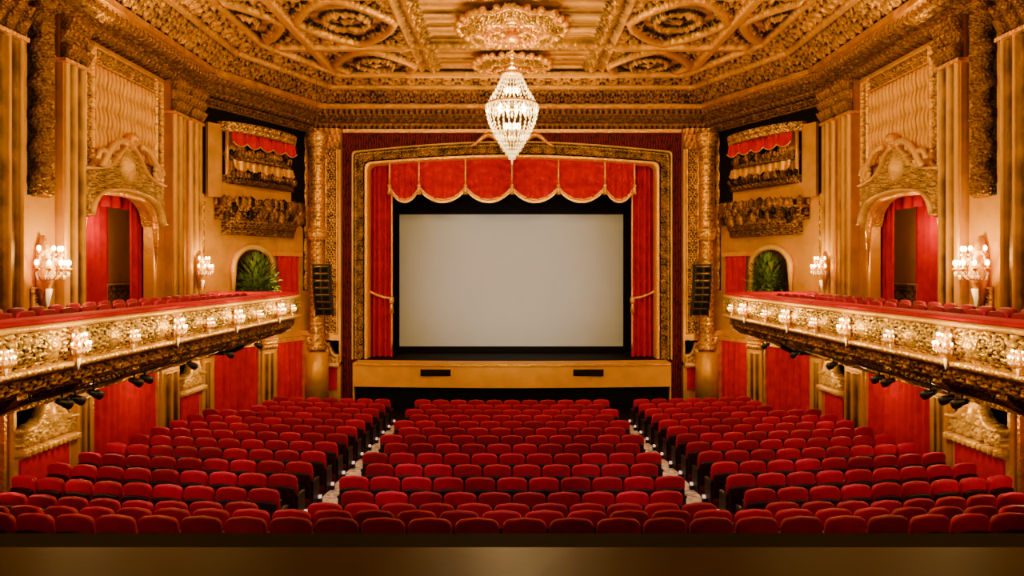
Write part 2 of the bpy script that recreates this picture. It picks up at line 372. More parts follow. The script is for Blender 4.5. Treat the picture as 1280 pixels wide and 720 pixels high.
    mb.lrel(W2,.0,.3,-.8,2.6,.03,hf_drop,.12,.03,GOLD); mb.lrel(W2,5.2,5.5,-.8,5.8,.03,hf_drop,.12,.03,GOLD)
    mb.lrel(W2,.1,5.5,5.5,5.82,.04,hf_panel(.3,.06),.25,.05,BRONZE)
    def bow(u0,u1,v0,v1,bul,mat,dep=.14,size=.3,prof=None,n0=.05):
        nu=int((u1-u0)/.035); nv=max(6,int((v1-v0)/.035))
        U,V=np.meshgrid(np.linspace(0,1,nu),np.linspace(0,1,nv),indexing='ij')
        pf=(prof or (lambda v:1.0+0*v))(V)
        Hh=scroll((U-.5)*(u1-u0),V*(v1-v0),size,.4); Hh=np.clip(np.maximum(Hh,np.clip(1-np.abs(V-.94)/.06,0,1)+np.clip(1-np.abs(V-.05)/.06,0,1)),0,1)
        B=np.sqrt(np.clip(1-(2*U-1)**2,0,1))
        mb.grid(W2(u0+(u1-u0)*U,v0+(v1-v0)*V,n0+bul*pf*B+dep*Hh*B),Hh,mat)
        A=np.linspace(0,1,24); Bb=np.sqrt(np.clip(1-(2*A-1)**2,0,1))
        pt=float(pf[0,-1]); pb=float(pf[0,0])
        for vv,pp in((v1,pt),(v0,pb)):
            mb.grid(np.stack([W2(u0+(u1-u0)*A,np.full(24,vv),n0+bul*pp*Bb+.03),W2(u0+(u1-u0)*A,np.full(24,vv),np.full(24,n0))],1),.4,mat,False)
    bow(.8,4.6,4.80,5.12,.70,GOLD,.14,.22,lambda v:.75+.25*v)
    bow(1.1,4.3,3.85,4.05,.55,BRONZE,.12,.25)
    bow(.9,4.5,3.02,3.30,.65,BRONZE,.14,.25,lambda v:.55+.45*v)
    # fringed swag valances hanging in the openings
    for (zt_,zb_,a_,b_,nn) in ((4.80,4.45,1.1,4.3,.42),(3.84,3.60,1.2,4.2,.40)):
        for k in range(5):
            ua=a_+(b_-a_)*k/5; ub=a_+(b_-a_)*(k+1)/5; t=np.linspace(0,1,14)
            zl=zb_-.14*(1-(2*t-1)**2); P=np.stack([W2(ua+(ub-ua)*t,np.full(14,zt_),nn+.05*np.sin(t*12)),W2(ua+(ub-ua)*t,zl,nn+.05)],1); mb.grid(P,.8,VELV if zt_>4 else WALLG)
            mb.tube([W2(ua+(ub-ua)*t_,z_,nn+.07) for t_,z_ in zip(t,zl)],.025,GOLD,5)
    mb.drape(W2,1.15,2.1,3.3,4.8,4,.12,.10,WALLG); mb.drape(W2,2.9,3.6,3.3,4.8,3,.12,.10,WALLG)
    for u in (1.0,2.2,2.8,3.9):
        mb.tube([W2(u,3.3,.30),W2(u,4.85,.30)],.065,WALLG,8,.7)
    for i in range(60):
        t=(i%30)/29; z_=(4.05 if i<30 else 3.30)+.10*random.random(); a_,b_=(1.1,4.3) if i<30 else (.9,4.5); B=math.sqrt(max(0,1-(2*t-1)**2)); c=W2(a_+(b_-a_)*t,z_,.05+(.62 if i<30 else .75)*B)
        mb.ball(c,.05+.06*random.random(),BRONZE,6,h=random.random(),sz=1.5)
    mb.lbox(W2,.3,.9,2.5,5.0,.06,.18,WALLG,.62)
    mb.lbox(W2,.9,4.3,2.3,3.02,.06,.2,WALLG,.7)
    bow(.7,4.9,1.75,2.25,.95,BRONZE,.2,.35,lambda v:.75+.25*v)
    bow(1.0,4.6,1.25,1.75,.75,BRONZE,.2,.3,lambda v:.25+.75*v)
    for i in range(90):
        t=i/89; u=.75+4.1*t; B=math.sqrt(max(0,1-(2*t-1)**2)); c=W2(u,2.36-.55*random.random()*(i%2),.05+1.0*B)
        mb.ball(c,.06+.09*random.random(),BRONZE,6,h=random.random(),sz=1.7)
    mb.obj('tiered_opera_box',mirror=mir)
    # arched recess with greenery, red curtain
    mb=MB()
    arcp=[(2.45+.95*cos(a),.1+.75*sin(a)) for a in np.linspace(pi,0,24)]
    pts=[W2(1.5,-1.4,.1)]+[W2(a,b,.1) for a,b in arcp]+[W2(3.4,-1.4,.1)]
    mb.tube(pts,.11,PALE)
    fan=[W2(2.45,-1.4,.05)]+[W2(1.5,-1.4,.05)]+[W2(a,b,.05) for a,b in arcp]+[W2(3.4,-1.4,.05)]
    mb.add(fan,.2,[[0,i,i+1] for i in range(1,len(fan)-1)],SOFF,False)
    mb.obj('arched_recess',mirror=mir)
    c=MB(); c.drape(W2,3.65,4.85,-1.4,.55,4,.12,.08,VELV); c.lbox(W2,3.55,4.95,.55,.7,0,.2,GOLD); c.obj('doorway_curtain',mirror=mir)
    mb=MB(); bc=W2(2.15,-1.42,.50)
    mb.lathe(bc,[(.02,0),(.2,0),(.16,.12),(.3,.4),(.36,.6),(.28,.6),(.02,.56)],16,GOLD)
    lr=random.Random(4)
    for i in range(900):
        a=lr.uniform(0,2*pi); el=lr.uniform(-.1,1.5); R=lr.uniform(.15,1.0)
        dr=np.array([cos(a)*cos(el)*1.0,sin(a)*cos(el)*.5,sin(el)*1.5]); p0=np.array(bc)+np.array([0,0,.62])+dr*R*.80; p1=p0+dr*.28+np.array([0,0,-.08])
        sd_=np.cross(dr,[0,0,1]); sd_=sd_/(np.linalg.norm(sd_)+1e-6)*.07
        m_=(p0+p1)/2+np.array([0,0,.05])
        mb.add([p0,m_+sd_,p1,m_-sd_],.5,[[0,1,2,3]],LEAF,False)
    mb.obj('potted_fern',mirror=mir)

    # ---------------- side balcony
    path=[(-7.1,y) for y in np.linspace(2.4,23.4,420)]
    path+=[(-8.3+1.2*cos(a),23.4+1.2*sin(a)) for a in np.linspace(0,pi/2,36)[1:]]
    path+=[(-8.3-t,24.6) for t in np.linspace(0,1.9,30)[1:]]
    path=np.array(path); T=np.gradient(path,axis=0); T/=np.linalg.norm(T,axis=1)[:,None]; Nn=np.stack([T[:,1],-T[:,0]],-1)
    Ls=np.concatenate([[0],np.cumsum(np.linalg.norm(np.diff(path,axis=0),axis=1))])
    def sweep(mb,prof,mat,hf,depth,n=None):
        prof=np.array(prof,float); 
        sl=np.concatenate([[0],np.cumsum(np.linalg.norm(np.diff(prof,axis=0),axis=1))])
        k=n or max(2,int(sl[-1]/.03)); ss=np.linspace(0,sl[-1],k); o=np.interp(ss,sl,prof[:,0]); z=np.interp(ss,sl,prof[:,1])
        U,S_=np.meshgrid(Ls,ss,indexing='ij'); Hh=np.clip(hf(U,S_,sl[-1]),0,1)
        O=o[None,:]+depth*Hh
        mb.grid(np.stack([path[:,0][:,None]+Nn[:,0][:,None]*O,path[:,1][:,None]+Nn[:,1][:,None]*O,np.broadcast_to(z,O.shape)],-1),Hh,mat)
    mb=MB()
    sweep(mb,[(-.65,-1.45),(-.65,-.80),(-.60,-.74),(-.05,-.72),(.10,-.74),(.12,-.80)],VELV,lambda U,S_,L_:.8+0*U,0)
    sweep(mb,[(.12,-.80),(.17,-.81),(.18,-.86),(.08,-.90)],PALE,lambda U,S_,L_:.9+0*U,0,6)
    def hb(U,S_,L_):
        v=S_/L_; per=1.7; f=(U/per)%1
        h=scroll(U,S_-L_/2,.27,.5)
        post=np.clip((0.05-np.abs(f-.5))/.015,0,1); h=np.maximum(h*(1-post),post*(.7+.3*np.cos(v*pi*8)))
        med=np.clip(1-np.hypot((f-0.0)*per,(S_-L_/2))/.20,0,1)**.4; med2=np.clip(1-np.hypot((f-1)*per,(S_-L_/2))/.20,0,1)**.4
        return np.maximum(h,np.maximum(med,med2))
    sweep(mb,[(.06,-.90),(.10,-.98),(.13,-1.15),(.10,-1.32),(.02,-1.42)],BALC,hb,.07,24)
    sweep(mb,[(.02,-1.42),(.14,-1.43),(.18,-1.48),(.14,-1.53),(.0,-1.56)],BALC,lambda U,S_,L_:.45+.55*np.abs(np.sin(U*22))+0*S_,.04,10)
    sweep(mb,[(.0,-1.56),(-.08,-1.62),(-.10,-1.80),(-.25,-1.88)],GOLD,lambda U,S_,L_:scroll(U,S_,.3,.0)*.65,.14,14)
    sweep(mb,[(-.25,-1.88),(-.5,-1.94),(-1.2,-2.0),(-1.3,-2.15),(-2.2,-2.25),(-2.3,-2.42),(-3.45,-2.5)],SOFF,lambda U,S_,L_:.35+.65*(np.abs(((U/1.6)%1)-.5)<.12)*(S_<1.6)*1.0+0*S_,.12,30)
    P=np.stack([np.stack([path[:,0],path[:,1],np.full(len(path),-1.45)],-1),np.stack([np.full(len(path),-10.55),np.clip(path[:,1],0,26.3),np.full(len(path),-1.45)],-1)],1)
    mb.grid(P,.5,CARP,False)
    mb.add([(-10.5,24.0,-1.45),(-8.3,24.62,-1.45),(-9.2,26.8,-1.45)],.5,[[0,1,2]],CARP,False)
    bal=mb.obj('side_balcony',mirror=mir)
    c=MB()
    for y in np.arange(9,24,1.6):
        pr=[(-7.25,-1.62),(-7.2,-1.9),(-7.45,-2.05),(-8.0,-2.15),(-8.6,-2.45),(-10.45,-3.0),(-10.45,-2.0),(-8.5,-1.75)]
        n=len(pr); V=[(a,y-.12,b) for a,b in pr]+[(a,y+.12,b) for a,b in pr]
        c.add(V,.5,[list(range(n)),list(range(2*n-1,n-1,-1))]+[[i,i+n,(i+1)%n+n,(i+1)%n] for i in range(n)],BRONZE,False)
    c.obj('balcony_brackets',mirror=mir)
    c=MB(); lr=random.Random(9)
    c.tube([(-7.5,9.0,-2.05),(-7.5,22.6,-2.05)],.022,BLKM)
    for y in np.arange(9.5,22.5,1.7): c.tube([(-7.5,y,-1.85),(-7.5,y,-2.05)],.018,BLKM)
    for y in [10.1,12.0,12.35,12.9,14.3,14.7,16.8,19.0,21.2]:
        yy=y; an=lr.uniform(-.5,.4)
        c.tube([(-7.5,yy,-2.05),(-7.5,yy,-2.16)],.018,BLKM)
        dv=np.array([.35,cos(an),-.45]); dv/=np.linalg.norm(dv); p0=np.array([-7.5,yy,-2.2])-dv*.1
        c.tube([p0,p0+dv*.13,p0+dv*.14,p0+dv*.26],[.05,.06,.075,.085],BLKM,10)
    c.obj('stage_light_bar',mirror=mir)

# ------------------------------------------------------------------ back wall & proscenium wall
mb=MB(); mb.box((-10.8,-4.3,-5.6),(10.8,-4,7.9),WALLG,.7); mb.obj('wall_back')
mb=MB()
for s in(-1,1):
    mb.box((min(s*8.1,s*6.1),29.5,-5.6),(max(s*8.1,s*6.1),29.8,7.7),DAM,.5)
mb.box((-6.1,29.5,4.75),(6.1,29.8,7.7),DAM,.5)
mb.obj('wall_proscenium')
def path_out(N,xo,zb,zt,arc,cr):
    pts=[(-xo,zb)]; pts+=[(-xo,zt-cr)]; 
    for a in np.linspace(pi,pi/2,8)[1:]: pts.append((-xo+cr+cr*cos(a),zt-cr+cr*sin(a)))
    for x in np.linspace(-xo+cr,xo-cr,40)[1:-1]: pts.append((x,zt+arc*cos(x/(xo-cr)*pi/2)**1.0))
    for a in np.linspace(pi/2,0,8): pts.append((xo-cr+cr*cos(a),zt-cr+cr*sin(a)))
    pts.append((xo,zb)); pts=np.array(pts); L_=np.concatenate([[0],np.cumsum(np.linalg.norm(np.diff(pts,axis=0),axis=1))])
    s_=np.linspace(0,L_[-1],N); return np.stack([np.interp(s_,L_,pts[:,0]),np.interp(s_,L_,pts[:,1])],-1),L_[-1]
N_=900
po,LO=path_out(N_,6.5,-3.6,4.85,.40,.15); pi_,LI=path_out(N_,5.85,-3.6,4.3,.25,.25)
V=np.linspace(0,1,26)[None,:]; U=np.linspace(0,LO,N_)[:,None]
Hh=np.where(V<.12,.9,np.where(V<.17,.1,np.where(V<.72,.15+.7*scroll(U+0*V,V*.8,.30,.1),np.where(V<.78,.1,.95))))+0*U
Nn=.08+.22*Hh+.15*(1-V); Nn[:,0]=-.1; Nn[:,-1]=-.35
XY=po[:,None,:]*(1-V[...,None])+pi_[:,None,:]*V[...,None]
mb=MB(); G_=np.stack([XY[...,0],29.5-Nn,XY[...,1]],-1)
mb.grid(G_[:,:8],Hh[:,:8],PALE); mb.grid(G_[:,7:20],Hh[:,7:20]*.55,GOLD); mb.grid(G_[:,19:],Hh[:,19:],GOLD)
for i in range(9):
    a=i/8*pi; mb.ball((.55*cos(a),29.1,5.35+.4*sin(a)),.16,GOLD,8,sz=1.3)
mb.ball((0,29.05,5.4),.34,PALE,14,sz=1.2)
for s in(-1,1):
    pts=[(s*(.6+1.1*t),29.1,5.35-.15*t+.18*sin(t*pi*1.5)) for t in np.linspace(0,1,14)]; mb.tube(pts,np.linspace(.14,.04,14),GOLD)
mb.obj('proscenium_arch')
mb=MB(); mb.lrel(W3,-8.1,8.1,5.75,6.6,.05,hf_dentil,.35,.02,BRONZE); mb.lbox(W3,-8.1,8.1,6.55,6.72,0,.5,GOLD,.6); mb.lbox(W3,-6.9,6.9,5.62,5.76,0,.16,GOLD,.8)
mb.obj('trim_proscenium_cornice')
for mir in(False,True):
    mb=MB()
    mb.lbox(W3,-8.05,-6.95,-5.5,5.75,0,.3,WALLG,.75)
    mb.lrel(W3,-7.6,-7.05,-2.6,5.0,.04,hf_panel(.27,.06),.14,.3,GOLD)
    mb.lrel(W3,-8.0,-6.98,-3.75,-2.8,.035,hf_cart,.25,.3,PALE); mb.lbox(W3,-8.0,-6.95,-3.85,-3.72,0,.6,PALE)
    mb.lbox(W3,-7.85,-7.1,-4.85,-3.95,.3,.36,VELV)
    mb.lrel(W3,-8.05,-6.95,4.9,5.75,.03,hf_leafcap,.3,.3,GOLD)
    mb.obj('proscenium_pilaster',mirror=mir)
    mb=MB(); c=(-7.78,28.75,0)
    pr=[(.02,-3.2),(.36,-3.2),(.36,-2.9),(.26,-2.8),(.24,-1.0),(.30,-.9),(.24,-.8),(.22,1.2),(.32,1.3),(.36,1.6),(.22,1.75),(.21,4.2),(.30,4.35),(.25,4.5),(.42,5.3),(.42,5.5),(.02,5.5)]
    zz=np.linspace(-3.2,5.5,180); pz=[p[1] for p in pr]; rr=np.interp(zz,np.array(pz)+np.arange(len(pz))*1e-4,[p[0] for p in pr])
    mb.lathe(c,list(zip(rr,zz)),28,GOLD,hf=lambda A,Z:scroll(A*.5,Z,.28)*np.where((Z>1.2)&(Z<4.3),1,.6)+.25)
    mb.lathe(c,[(.02,-5.3),(.45,-5.3),(.45,-3.3),(.02,-3.2)],16,WALLG,.7)
    mb.obj('ornate_column',mirror=mir)

# ------------------------------------------------------------------ stage
mb=MB(); n=60; xs=np.linspace(-6.15,6.15,n); yf=27.9-.35*np.cos(xs/6.15*pi/2)
P=np.stack([np.stack([xs,yf,np.full(n,-4.5)],-1),np.stack([xs,yf,np.full(n,-3.66)],-1)],1); mb.grid(P,.5,APRON)
P=np.stack([np.stack([xs,yf-.06,np.full(n,-3.66)],-1),np.stack([xs,yf-.06,np.full(n,-3.58)],-1)],1); mb.grid(P,.8,GOLD)
P=np.stack([np.stack([xs,yf-.06,np.full(n,-3.58)],-1),np.stack([xs,yf+.9,np.full(n,-3.58)],-1)],1); mb.grid(P,.5,APRON)
P=np.stack([np.stack([xs,yf+.9,np.full(n,-3.58)],-1),np.stack([xs,np.full(n,32.9),np.full(n,-3.58)],-1)],1); mb.grid(P,.5,BLACK)
P=np.stack([np.stack([xs,yf+.25,np.full(n,-5.3)],-1),np.stack([xs,yf+.25,np.full(n,-4.5)],-1)],1); mb.grid(P,.5,BLACK)
P=np.stack([np.stack([xs,yf+.25,np.full(n,-4.5)],-1),np.stack([xs,yf,np.full(n,-4.5)],-1)],1); mb.grid(P,.5,BLACK)
for s in(-1,1):
    mb.box((s*6.15-.02,27.9,-5.3),(s*6.15+.02,29.45,-3.58),APRON)
    cx=s*2.93; y=27.9-.35*cos(cx/6.15*pi/2); mb.box((cx-.58,y-.05,-4.05),(cx+.58,y+.05,-3.80),BLACK)
    for i in range(5): mb.box((cx-.55,y-.07,-4.03+i*.05),(cx+.55,y-.05,-4.01+i*.05),BLKM)
mb.obj('stage')
mb=MB(); mb.box((-8,33,-5.4),(8,33.2,8),BLACK); mb.box((-8.1,29.8,-5.4),(-8,33,8),BLACK); mb.box((8,29.8,-5.4),(8.1,33,8),BLACK); mb.box((-8,29.8,7.9),(8,33,8),BLACK); mb.obj('wall_stage_house')
mb=MB(); mb.box((-4.92,31.5,-3.32),(4.86,31.53,2.45),SCREEN)
for a,b in [((-5.5,31.42,-3.57),(-4.92,31.6,3.3)),((4.86,31.42,-3.57),(5.5,31.6,3.3)),((-4.92,31.42,2.45),(4.86,31.6,3.3)),((-4.92,31.42,-3.57),(4.86,31.6,-3.32))]: mb.box(a,b,BLACK)
mb.obj('projection_screen')
mb=MB()
def WC(u,v,n): u,v,n=np.broadcast_arrays(np.asarray(u,float),v,n); return np.stack([u,30.1-n,v],-1)
for s in(-1,1):
    mb.drape(WC,s*6.05,s*4.95,-3.57,4.75,4.5,.28,0,VELV,40)
    mb.tube([WC(s*(4.98+.0*t),-3.3+7.0*t,.25) for t in np.linspace(0,1,20)],.035,GOLD)
    mb.tube([WC(s*(4.9+1.1*t),-1.15+.35*t**2,.32) for t in np.linspace(0,1,10)],.05,GOLD)
    mb.ball(WC(s*4.98,-1.25,.34),.10,GOLD,8,sz=1.8); mb.lathe(WC(s*4.98,-1.75,.34),[(.02,0),(.09,0),(.05,.35),(.02,.4)],8,GOLD)
bd=[-5.0,-3.80,-1.9,0,1.9,3.80,5.0]
for i in range(6):
    a,b=bd[i],bd[i+1]; nu,nv=40,22; U,V=np.meshgrid(np.linspace(0,1,nu),np.linspace(0,1,nv),indexing='ij')
    zt=4.78; zb=3.45-.55*(1-(2*U-1)**2)**.8
    Zz=zt+(zb-zt)*V; fold=.14*np.sin(V*15+ (2*U-1)**2*-5)+.10*np.sin((U-.5)*30)*V**.5*(1-V*.3)
    mb.grid(WC(a+(b-a)*U,Zz,.45+.10*V+fold*.8),.8,VELV)
    t=np.linspace(0,1,30); zb=3.45-.55*(1-(2*t-1)**2)**.8
    mb.tube([WC(a+(b-a)*q_,z_,.64) for q_,z_ in zip(t,zb)],.045,GOLD,6)
    P=np.stack([WC(a+(b-a)*t,zb,.62),WC(a+(b-a)*t,zb-.14,.62)],1); mb.grid(P,.8,GOLD)
for x in bd:
    mb.tube([WC(x,4.7,.68),WC(x,4.0,.70),WC(x,3.5,.72)],.04,GOLD); mb.ball(WC(x,3.45,.72),.09,GOLD,8); mb.lathe(WC(x,3.1,.72),[(.02,0),(.09,0),(.06,.27),(.02,.35)],8,GOLD)
mb.obj('stage_curtain')

# ------------------------------------------------------------------ line array speakers
for s in(-1,1):
    mb=MB()
    for i in range(7):
        z=.02-i*.26; y=26.0+.012*i*i; x=s*6.92
        mb.box((x-.30,y,z-.11),(x+.30,y+.4,z+.11),BLKM); mb.box((x-.26,y-.03,z-.08),(x-.04,y,z+.08),BLACK); mb.box((x+.04,y-.03,z-.08),(x+.26,y,z+.08),BLACK)
        mb.box((x-.33,y+.1,z-.15),(x-.29,y+.3,z+.15),BLKM); mb.box((x+.29,y+.1,z-.15),(x+.33,y+.3,z+.15),BLKM)
    mb.box((s*6.92-.3,25.95,.15),(s*6.92+.3,26.5,.23),BLKM)
    for dx in(-.2,.2): mb.tube([(s*6.92+dx,26.2,.2),(s*6.92+dx,26.2,6.95)],.006,BRONZE,5)
    mb.obj('line_array_speaker')

# ------------------------------------------------------------------ chandelier & medallions
def medallion(cx,cy,R,ry,z):
    mb=MB(); na,nr=220,50
    A,Rr=np.meshgrid(np.linspace(0,2*pi,na,endpoint=False),np.linspace(.02,1,nr),indexing='ij')
    rim=1+.09*np.cos(8*A)
    Hh=scroll(A*1.6/ (2*pi)*6,Rr*2.2,.42,.1)*.75
    for rc in(.28,.62,.95): Hh=np.maximum(Hh,np.clip(1-np.abs(Rr-rc)/.05,0,1))
    Hh=np.maximum(Hh,np.clip(1-Rr/.18,0,1)); Hh=np.clip(Hh+.08,0,1)
    body=.22*np.clip((1-Rr)/.1,0,1)*np.clip(.5+.5*np.cos(Rr*9),.35,1)
    mb.grid(np.stack([cx+R*Rr*rim*np.cos(A),cy+ry*Rr*rim*np.sin(A),z-body-.20*Hh],-1),Hh,GOLD,cu=True)
    for i in range(24):
        a=i/24*2*pi; mb.ball((cx+R*1.0*cos(a),cy+ry*sin(a),z-.14),.13,GOLD,6)
        mb.ball((cx+R*.45*cos(a),cy+ry*.45*sin(a),z-.42),.08,GOLD,6)
    mb.obj('ceiling_medallion')
medallion(0,21.9,1.65,1.75,7.5); medallion(0,25.6,1.35,1.2,7.45)
ch=empty('chandelier',(0,22,ZO+3.2))
mb=MB(); C=(0,22,0)
mb.tube([(0,22,7.15),(0,22,6.0)],.03,GOLD,6)
mb.lathe(C,[(.02,7.15),(.3,7.1),(.22,7.0),(.05,6.95)],16,GOLD)
for i in range(9): mb.ball((0,22,7.0-i*.1),.055,GOLD,6)
mb.lathe(C,[(.02,6.2),(.12,6.18),(.26,6.08),(.30,6.0),(.27,5.95),(.02,5.95)],20,GOLD)
mb.lathe(C,[(.74,5.10),(.78,5.10),(.78,5.04),(.74,5.04),(.74,5.10)],36,GOLD)
mb.obj('frame',parent=ch)
mb=MB()
prof=[(.27,6.0),(.36,5.8),(.50,5.5),(.66,5.25),(.77,5.02),(.79,4.85),(.74,4.6),(.64,4.35),(.52,4.1),(.40,3.9),(.29,3.72),(.17,3.55),(.06,3.40)]
pz=np.array([p[1] for p in prof])[::-1]; prr=np.array([p[0] for p in prof])[::-1]
def octa(c,r,hh):
    x,y,z=c; mb.add([(x+r,y,z),(x,y+r,z),(x-r,y,z),(x,y-r,z),(x,y,z+hh),(x,y,z-hh)],.9,[[0,1,4],[1,2,4],[2,3,4],[3,0,4],[1,0,5],[2,1,5],[3,2,5],[0,3,5]],CRY,False)
for k in range(26):
    a=k/26*2*pi
    for z in np.arange(3.45,5.98,.12):
        r=np.interp(z,pz,prr); octa((r*cos(a),22+r*sin(a),z),.026,.062)
for k in range(36):
    a=k/36*2*pi; octa((.80*cos(a),22+.80*sin(a),4.94),.035,.13)
    octa((.54*cos(a),22+.54*sin(a),4.15),.03,.1)
for i in range(3): mb.ball((0,22,3.40-i*.07),.05-.01*i,CRY,8)
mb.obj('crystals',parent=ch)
mb=MB()
for k in range(10):
    a=k/10*2*pi; mb.ball((.42*cos(a),22+.42*sin(a),4.95),.06,BULB,8,sz=1.7); mb.ball((.22*cos(a),22+.22*sin(a),4.4),.05,BULB,8,sz=1.7); mb.ball((.2*cos(a),22+.2*sin(a),5.5),.045,BULB,8,sz=1.7)
mb.obj('bulbs',parent=ch)

# ------------------------------------------------------------------ sconces
mb=MB()   # faces +x, origin at wall
mb.tube([(.03,0,-.62),(.05,0,-.3),(.06,0,0),(.05,0,.3),(.03,0,.55)],[.04,.12,.16,.12,.03],GOLD,10)
arms=[(a,z,L_) for z,L_,ks in ((-.12,.34,6),(.12,.24,4)) for a in np.linspace(-1.25,1.25,ks)]
for a,z,L_ in arms:
    pts=[(.06+L_*t*cos(a),L_*t*sin(a)*1.15,z-.12*sin(t*pi)+.1*t) for t in np.linspace(0,1,9)]
    mb.tube(pts,.016,GOLD,6); e=pts[-1]
    mb.lathe((e[0],e[1],e[2]),[(.01,-.03),(.05,0),(.045,.02),(.018,.02),(.018,.07),(.005,.07)],8,GOLD)
    mb.ball((e[0],e[1],e[2]+.11),.034,BULB,8,sz=1.5)
    for j in range(4):
        xx,yy,zz=e[0]*(1-.15*j),e[1]*(1-.15*j),e[2]-.07-.05*(j%2)
        mb.add([(xx+.02,yy,zz),(xx,yy+.02,zz),(xx-.02,yy,zz),(xx,yy-.02,zz),(xx,yy,zz+.03),(xx,yy,zz-.06)],.9,[[0,1,4],[1,2,4],[2,3,4],[3,0,4],[1,0,5],[2,1,5],[3,2,5],[0,3,5]],CRY,False)
mb.tube([(.12,0,-.35),(.12,0,-.65)],[.07,.01],CRY,8)
sco=mb.obj('sconce_src',local=True,loc=(0,0,0)); scm=sco.data; scm.name='candle_sconce'; bpy.data.objects.remove(sco)
def light(name,kind,loc,energy,col=(1,.62,.27),size=.2,rot=None,spot=None,blend=.6,sy=None,target=None):
    l=bpy.data.lights.new(name,kind); l.energy=energy; l.color=col
    if kind=='AREA':
        l.size=size
        if sy: l.shape='RECTANGLE'; l.size_y=sy
    else: l.shadow_soft_size=size
    if spot: l.spot_size=math.radians(spot); l.spot_blend=blend
    o=bpy.data.objects.new(name,l); sc.collection.objects.link(o); o.location=(loc[0],loc[1],loc[2]+ZO)
    if target is not None:
        from mathutils import Vector
        dv=Vector((target[0]-loc[0],target[1]-loc[1],target[2]-loc[2])); o.rotation_euler=dv.to_track_quat('-Z','Y').to_euler()
    return o
WARM=(1,.61,.17)
for s in(-1,1):
    rz=0 if s<0 else pi
    for (y,x,sc_) in [(15.75,10.30,1.3),(23.2,10.1,1.05),(8.7,10.45,1.4)]:
        link('candle_sconce',scm,None,(s*x,y,ZO+.05),rz,sc_)
        light('sconce_glow','POINT',(s*(x-.75),y,.35),200,WARM,.15)
    for y in(8.2,11.4,14.8,18.0,21.3):
        link('balcony_candelabra',scm,None,(s*6.93,y,ZO-1.20),rz,.56)
        light('candelabra_glow','POINT',(s*6.45,y,-1.05),58,WARM,.08)
    for y in(9.8,13.1,16.4,19.6,22.6):  # extra small clusters added between the main ones to brighten the parapet
        link('balcony_candelabra',scm,None,(s*6.93,y,ZO-1.22),rz,.36)
        light('candelabra_glow','POINT',(s*6.5,y,-1.1),16,WARM,.06)

# ------------------------------------------------------------------ seats
def rounded(w,h,zb,r,n=6):
    pts=[(-w,zb),( w,zb)]
    for a in np.linspace(0,pi/2,n): pts.append((w-r+r*cos(a),h-r+r*sin(a)))
    pts.append((0,h+.018))
    for a in np.linspace(pi/2,pi,n): pts.append((-w+r+r*cos(a),h-r+r*sin(a)))
    return np.array(pts)
mb=MB()
def cushion(w,h,zb,r,y0,y1,inset,mat,tilt=.12):
    o=rounded(w,h,zb,r); c=np.array([0,(h+zb)/2])
    rings=[]
    for sc__,yy in((1-inset*2.2,y0),(1-inset*.6,y0+.012),(1,y0+.03),(1,y1-.03),(1-inset*.6,y1-.012),(1-inset*2.2,y1)):
        q_=(o-c)*sc__+c; y=yy-(q_[:,1]-zb)*tilt-(q_[:,0]**2)*.25
        rings.append(np.stack([q_[:,0],y,q_[:,1]],-1))
    P=np.array(rings); k=mb.n; mb.grid(P,.8,mat,True,cv=True); n=len(o)
    mb.Fc.append([k+i for i in range(n)]); mb.Fc.append([k+5*n+i for i in range(n)][::-1]); mb.M+=[MATS.index(mat)]*2; mb.S+=[True]*2
cushion(.285,.90,.50,.105,0,.10,.05,SEAT)
cushion(.265,.69,.16,.05,-.035,.03,.04,SEATB,.10)
mb.box((-.24,.10,.36),(.24,.20,.66),SEATB)
for s in(-1,1):
    mb.box((s*.285-.025,-.02,.0),(s*.285+.025,.30,.50),SEATB); mb.box((s*.285-.03,-.06,.50),(s*.285+.03,.30,.54),BLKM)
so=mb.obj('seat_src',local=True,loc=(0,0,0)); sm=so.data; sm.name='theater_seat'; bpy.data.objects.remove(so)
grp={}
for k in('c','l','r'): grp[k]=empty('theater_seating')
rows=[9.3,10.3]+[11.45+i*1.06 for i in range(13)]
SP=.61
stp=MB()
for ri,y0 in enumerate(rows):
    off=(ri%2)*SP/2
    def put(x,k):
        y=y0+.014*x*x
        link('theater_seat',sm,grp[k],(x,y,ZO+floor_z(y)-.0),atan2(.028*x,1))
    if ri<2:
        x=-9.6+off
        while x<9.7:
            put(x,'c' if abs(x)<3.4 else ('l' if x<0 else 'r')); x+=SP
    else:
        n=11-(ri%2); 
        for i in range(n): put((i-(n-1)/2)*SP*.985,'c')
        for s,k in((-1,'l'),(1,'r')):
            x=4.40
            yy=y0+.50
            for xx in (3.40,4.04):
                z=floor_z(yy); stp.box((s*xx-.035,yy-.03,z+.10),(s*xx+.035,yy+.03,z+.16),STEP); stp.box((s*xx-.05,yy-.05,z),(s*xx+.05,yy+.05,z+.10),BLKM)
            while True:
                y=y0+.014*x*x
                lim=9.75 if y<23.5 else min(9.75,9.75-(y-23.5)*.46)
                if x>lim or (ri>=12 and x>8.4): break
                put(s*x,k); x+=SP
stp.obj('aisle_step_lights')
for s in(-1,1):
    g=empty('balcony_seating')
    for x in (8.5,9.5):
        for y in np.arange(6,23.3,.6): link('theater_seat',sm,g,(s*x,y,ZO-1.44),(pi/2 if s>0 else -pi/2),0.8)

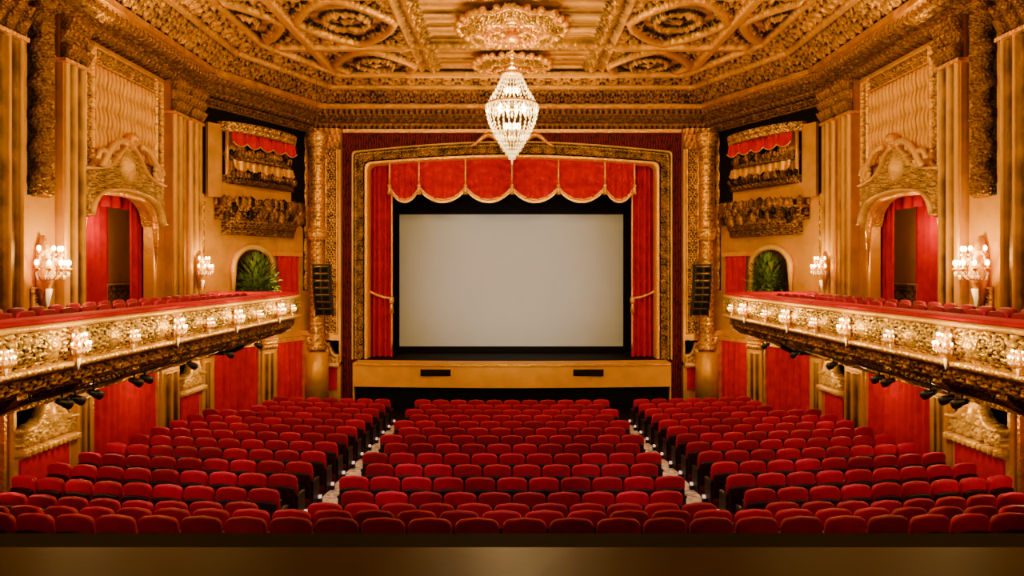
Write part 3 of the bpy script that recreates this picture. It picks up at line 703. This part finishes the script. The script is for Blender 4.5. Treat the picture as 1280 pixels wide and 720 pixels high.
# ------------------------------------------------------------------ main balcony ledge under the camera
mb=MB()
mb.box((-10.4,1.55,-1.12),(10.4,2.60,-1.0),LEDGE); mb.box((-10.4,2.60,-1.14),(10.4,2.76,-1.008),BLACK)
mb.box((-10.4,1.7,-2.0),(10.4,2.5,-1.12),BALC,.6); mb.lrel(lambda u,v,n:np.stack([np.asarray(u)+0*v,2.5+n+0*v,v+0*n],-1),-7,7,-1.9,-1.15,.06,hf_panel(.35,.1),.1,0,BALC)
mb.box((-10.4,-4,-2.2),(10.4,2.4,-2.0),CARP)
mb.obj('balcony_parapet')

# ------------------------------------------------------------------ lights
light('chandelier_lamp','POINT',(0,22,4.9),680,(1,.68,.28),.5)
light('chandelier_uplight','POINT',(0,22,6.4),120,(1,.66,.24),.15)
for s in(-1,1):
    light('ceiling_edge_fill','AREA',(s*9.3,18,5.0),360,WARM,.5,sy=12,target=(s*5,18,8.5))  # unseen area lamp added to brighten the ceiling edges
    light('wall_fill','AREA',(s*6.0,17,6.6),210,WARM,.8,sy=10,target=(s*10.5,19,.5))  # unseen area lamp added as fill on the side wall
    for y in(14.0,16.75,22.3): light('pilaster_uplight','SPOT',(s*9.35,y,-.9),200,WARM,.1,spot=46,blend=.9,target=(s*10.2,y,3.2))
    light('splay_washer','SPOT',(s*3.5,22,6.3),620,WARM,.4,spot=60,target=(s*9.3,27,1.5))
    light('splay_uplight','SPOT',(s*8.2,25.4,-.9),90,WARM,.1,spot=70,blend=.9,target=(s*9.4,27.0,2.2))
    light('niche_lamp','POINT',(s*10.95,19.6,1.2),55,WARM,.12)
    for y in(12.5,16,19.5,23.2): light('under_balcony_lamp','POINT',(s*9.2,y,-2.95),80,(1,.62,.28),.12)
    light('under_balcony_lamp','POINT',(s*7.9,26.6,-2.6),62,(1,.62,.28),.12)
    light('proscenium_fill_spot','SPOT',(s*4,17,6.8),1000,(1,.64,.24),.3,spot=50,target=(s*5.5,29.5,1.5))
    light('proscenium_fill_spot','SPOT',(s*4,16,6.8),1000,(1,.64,.18),.3,spot=34,target=(s*2.5,28.5,-3.6))  # unseen spot added to brighten the stage apron
    light('valance_spot','SPOT',(s*2.5,20,5.2),500,(1,.66,.36),.2,spot=26,blend=.8,target=(s*2.4,29.5,3.9))
for x in(-6,0,6):
    for y in(15,20): light('seating_fill','SPOT',(x,y,7.0),480,(1,.72,.58),.35,spot=56,target=(x,y+1,-5))  # unseen spots added under the ceiling as fill for the seating
for x in(-8,-4,0,4,8): light('rear_row_fill','SPOT',(x,6,6.5),1900,(1,.72,.58),.2,spot=26,blend=.25,target=(x,13.2,-4.2))  # added unseen spots brightening seat backs, cone trimmed to leave nearest row dark
light('ceiling_fill','AREA',(0,27.5,5.0),190,WARM,8,sy=.5,target=(0,22,8.5))  # this and the next: unseen area lamps added as ceiling fill
light('ceiling_fill','AREA',(0,13,5.0),460,WARM,8,sy=.5,target=(0,22,7.5))
light('screen_fill_spot','SPOT',(0,-2.5,2.0),12500,(1,.95,.90),.2,spot=18.0,blend=1.0,target=(0,31.5,-.4))  # unseen spot added behind the camera to brighten the screen, strongest at centre
w=bpy.data.worlds.new('World'); sc.world=w; w.use_nodes=True; w.node_tree.nodes['Background'].inputs[0].default_value=(.9,.6,.3,1); w.node_tree.nodes['Background'].inputs[1].default_value=.02

# ------------------------------------------------------------------ camera
cam=bpy.data.cameras.new('camera'); co=bpy.data.objects.new('camera',cam); sc.collection.objects.link(co)
co.location=(0,0,ZO); co.rotation_euler=(pi/2,0,0); cam.sensor_width=36; cam.lens=F/1280*36; cam.shift_y=-22/1280; cam.clip_end=200; cam.clip_start=.05
sc.camera=co
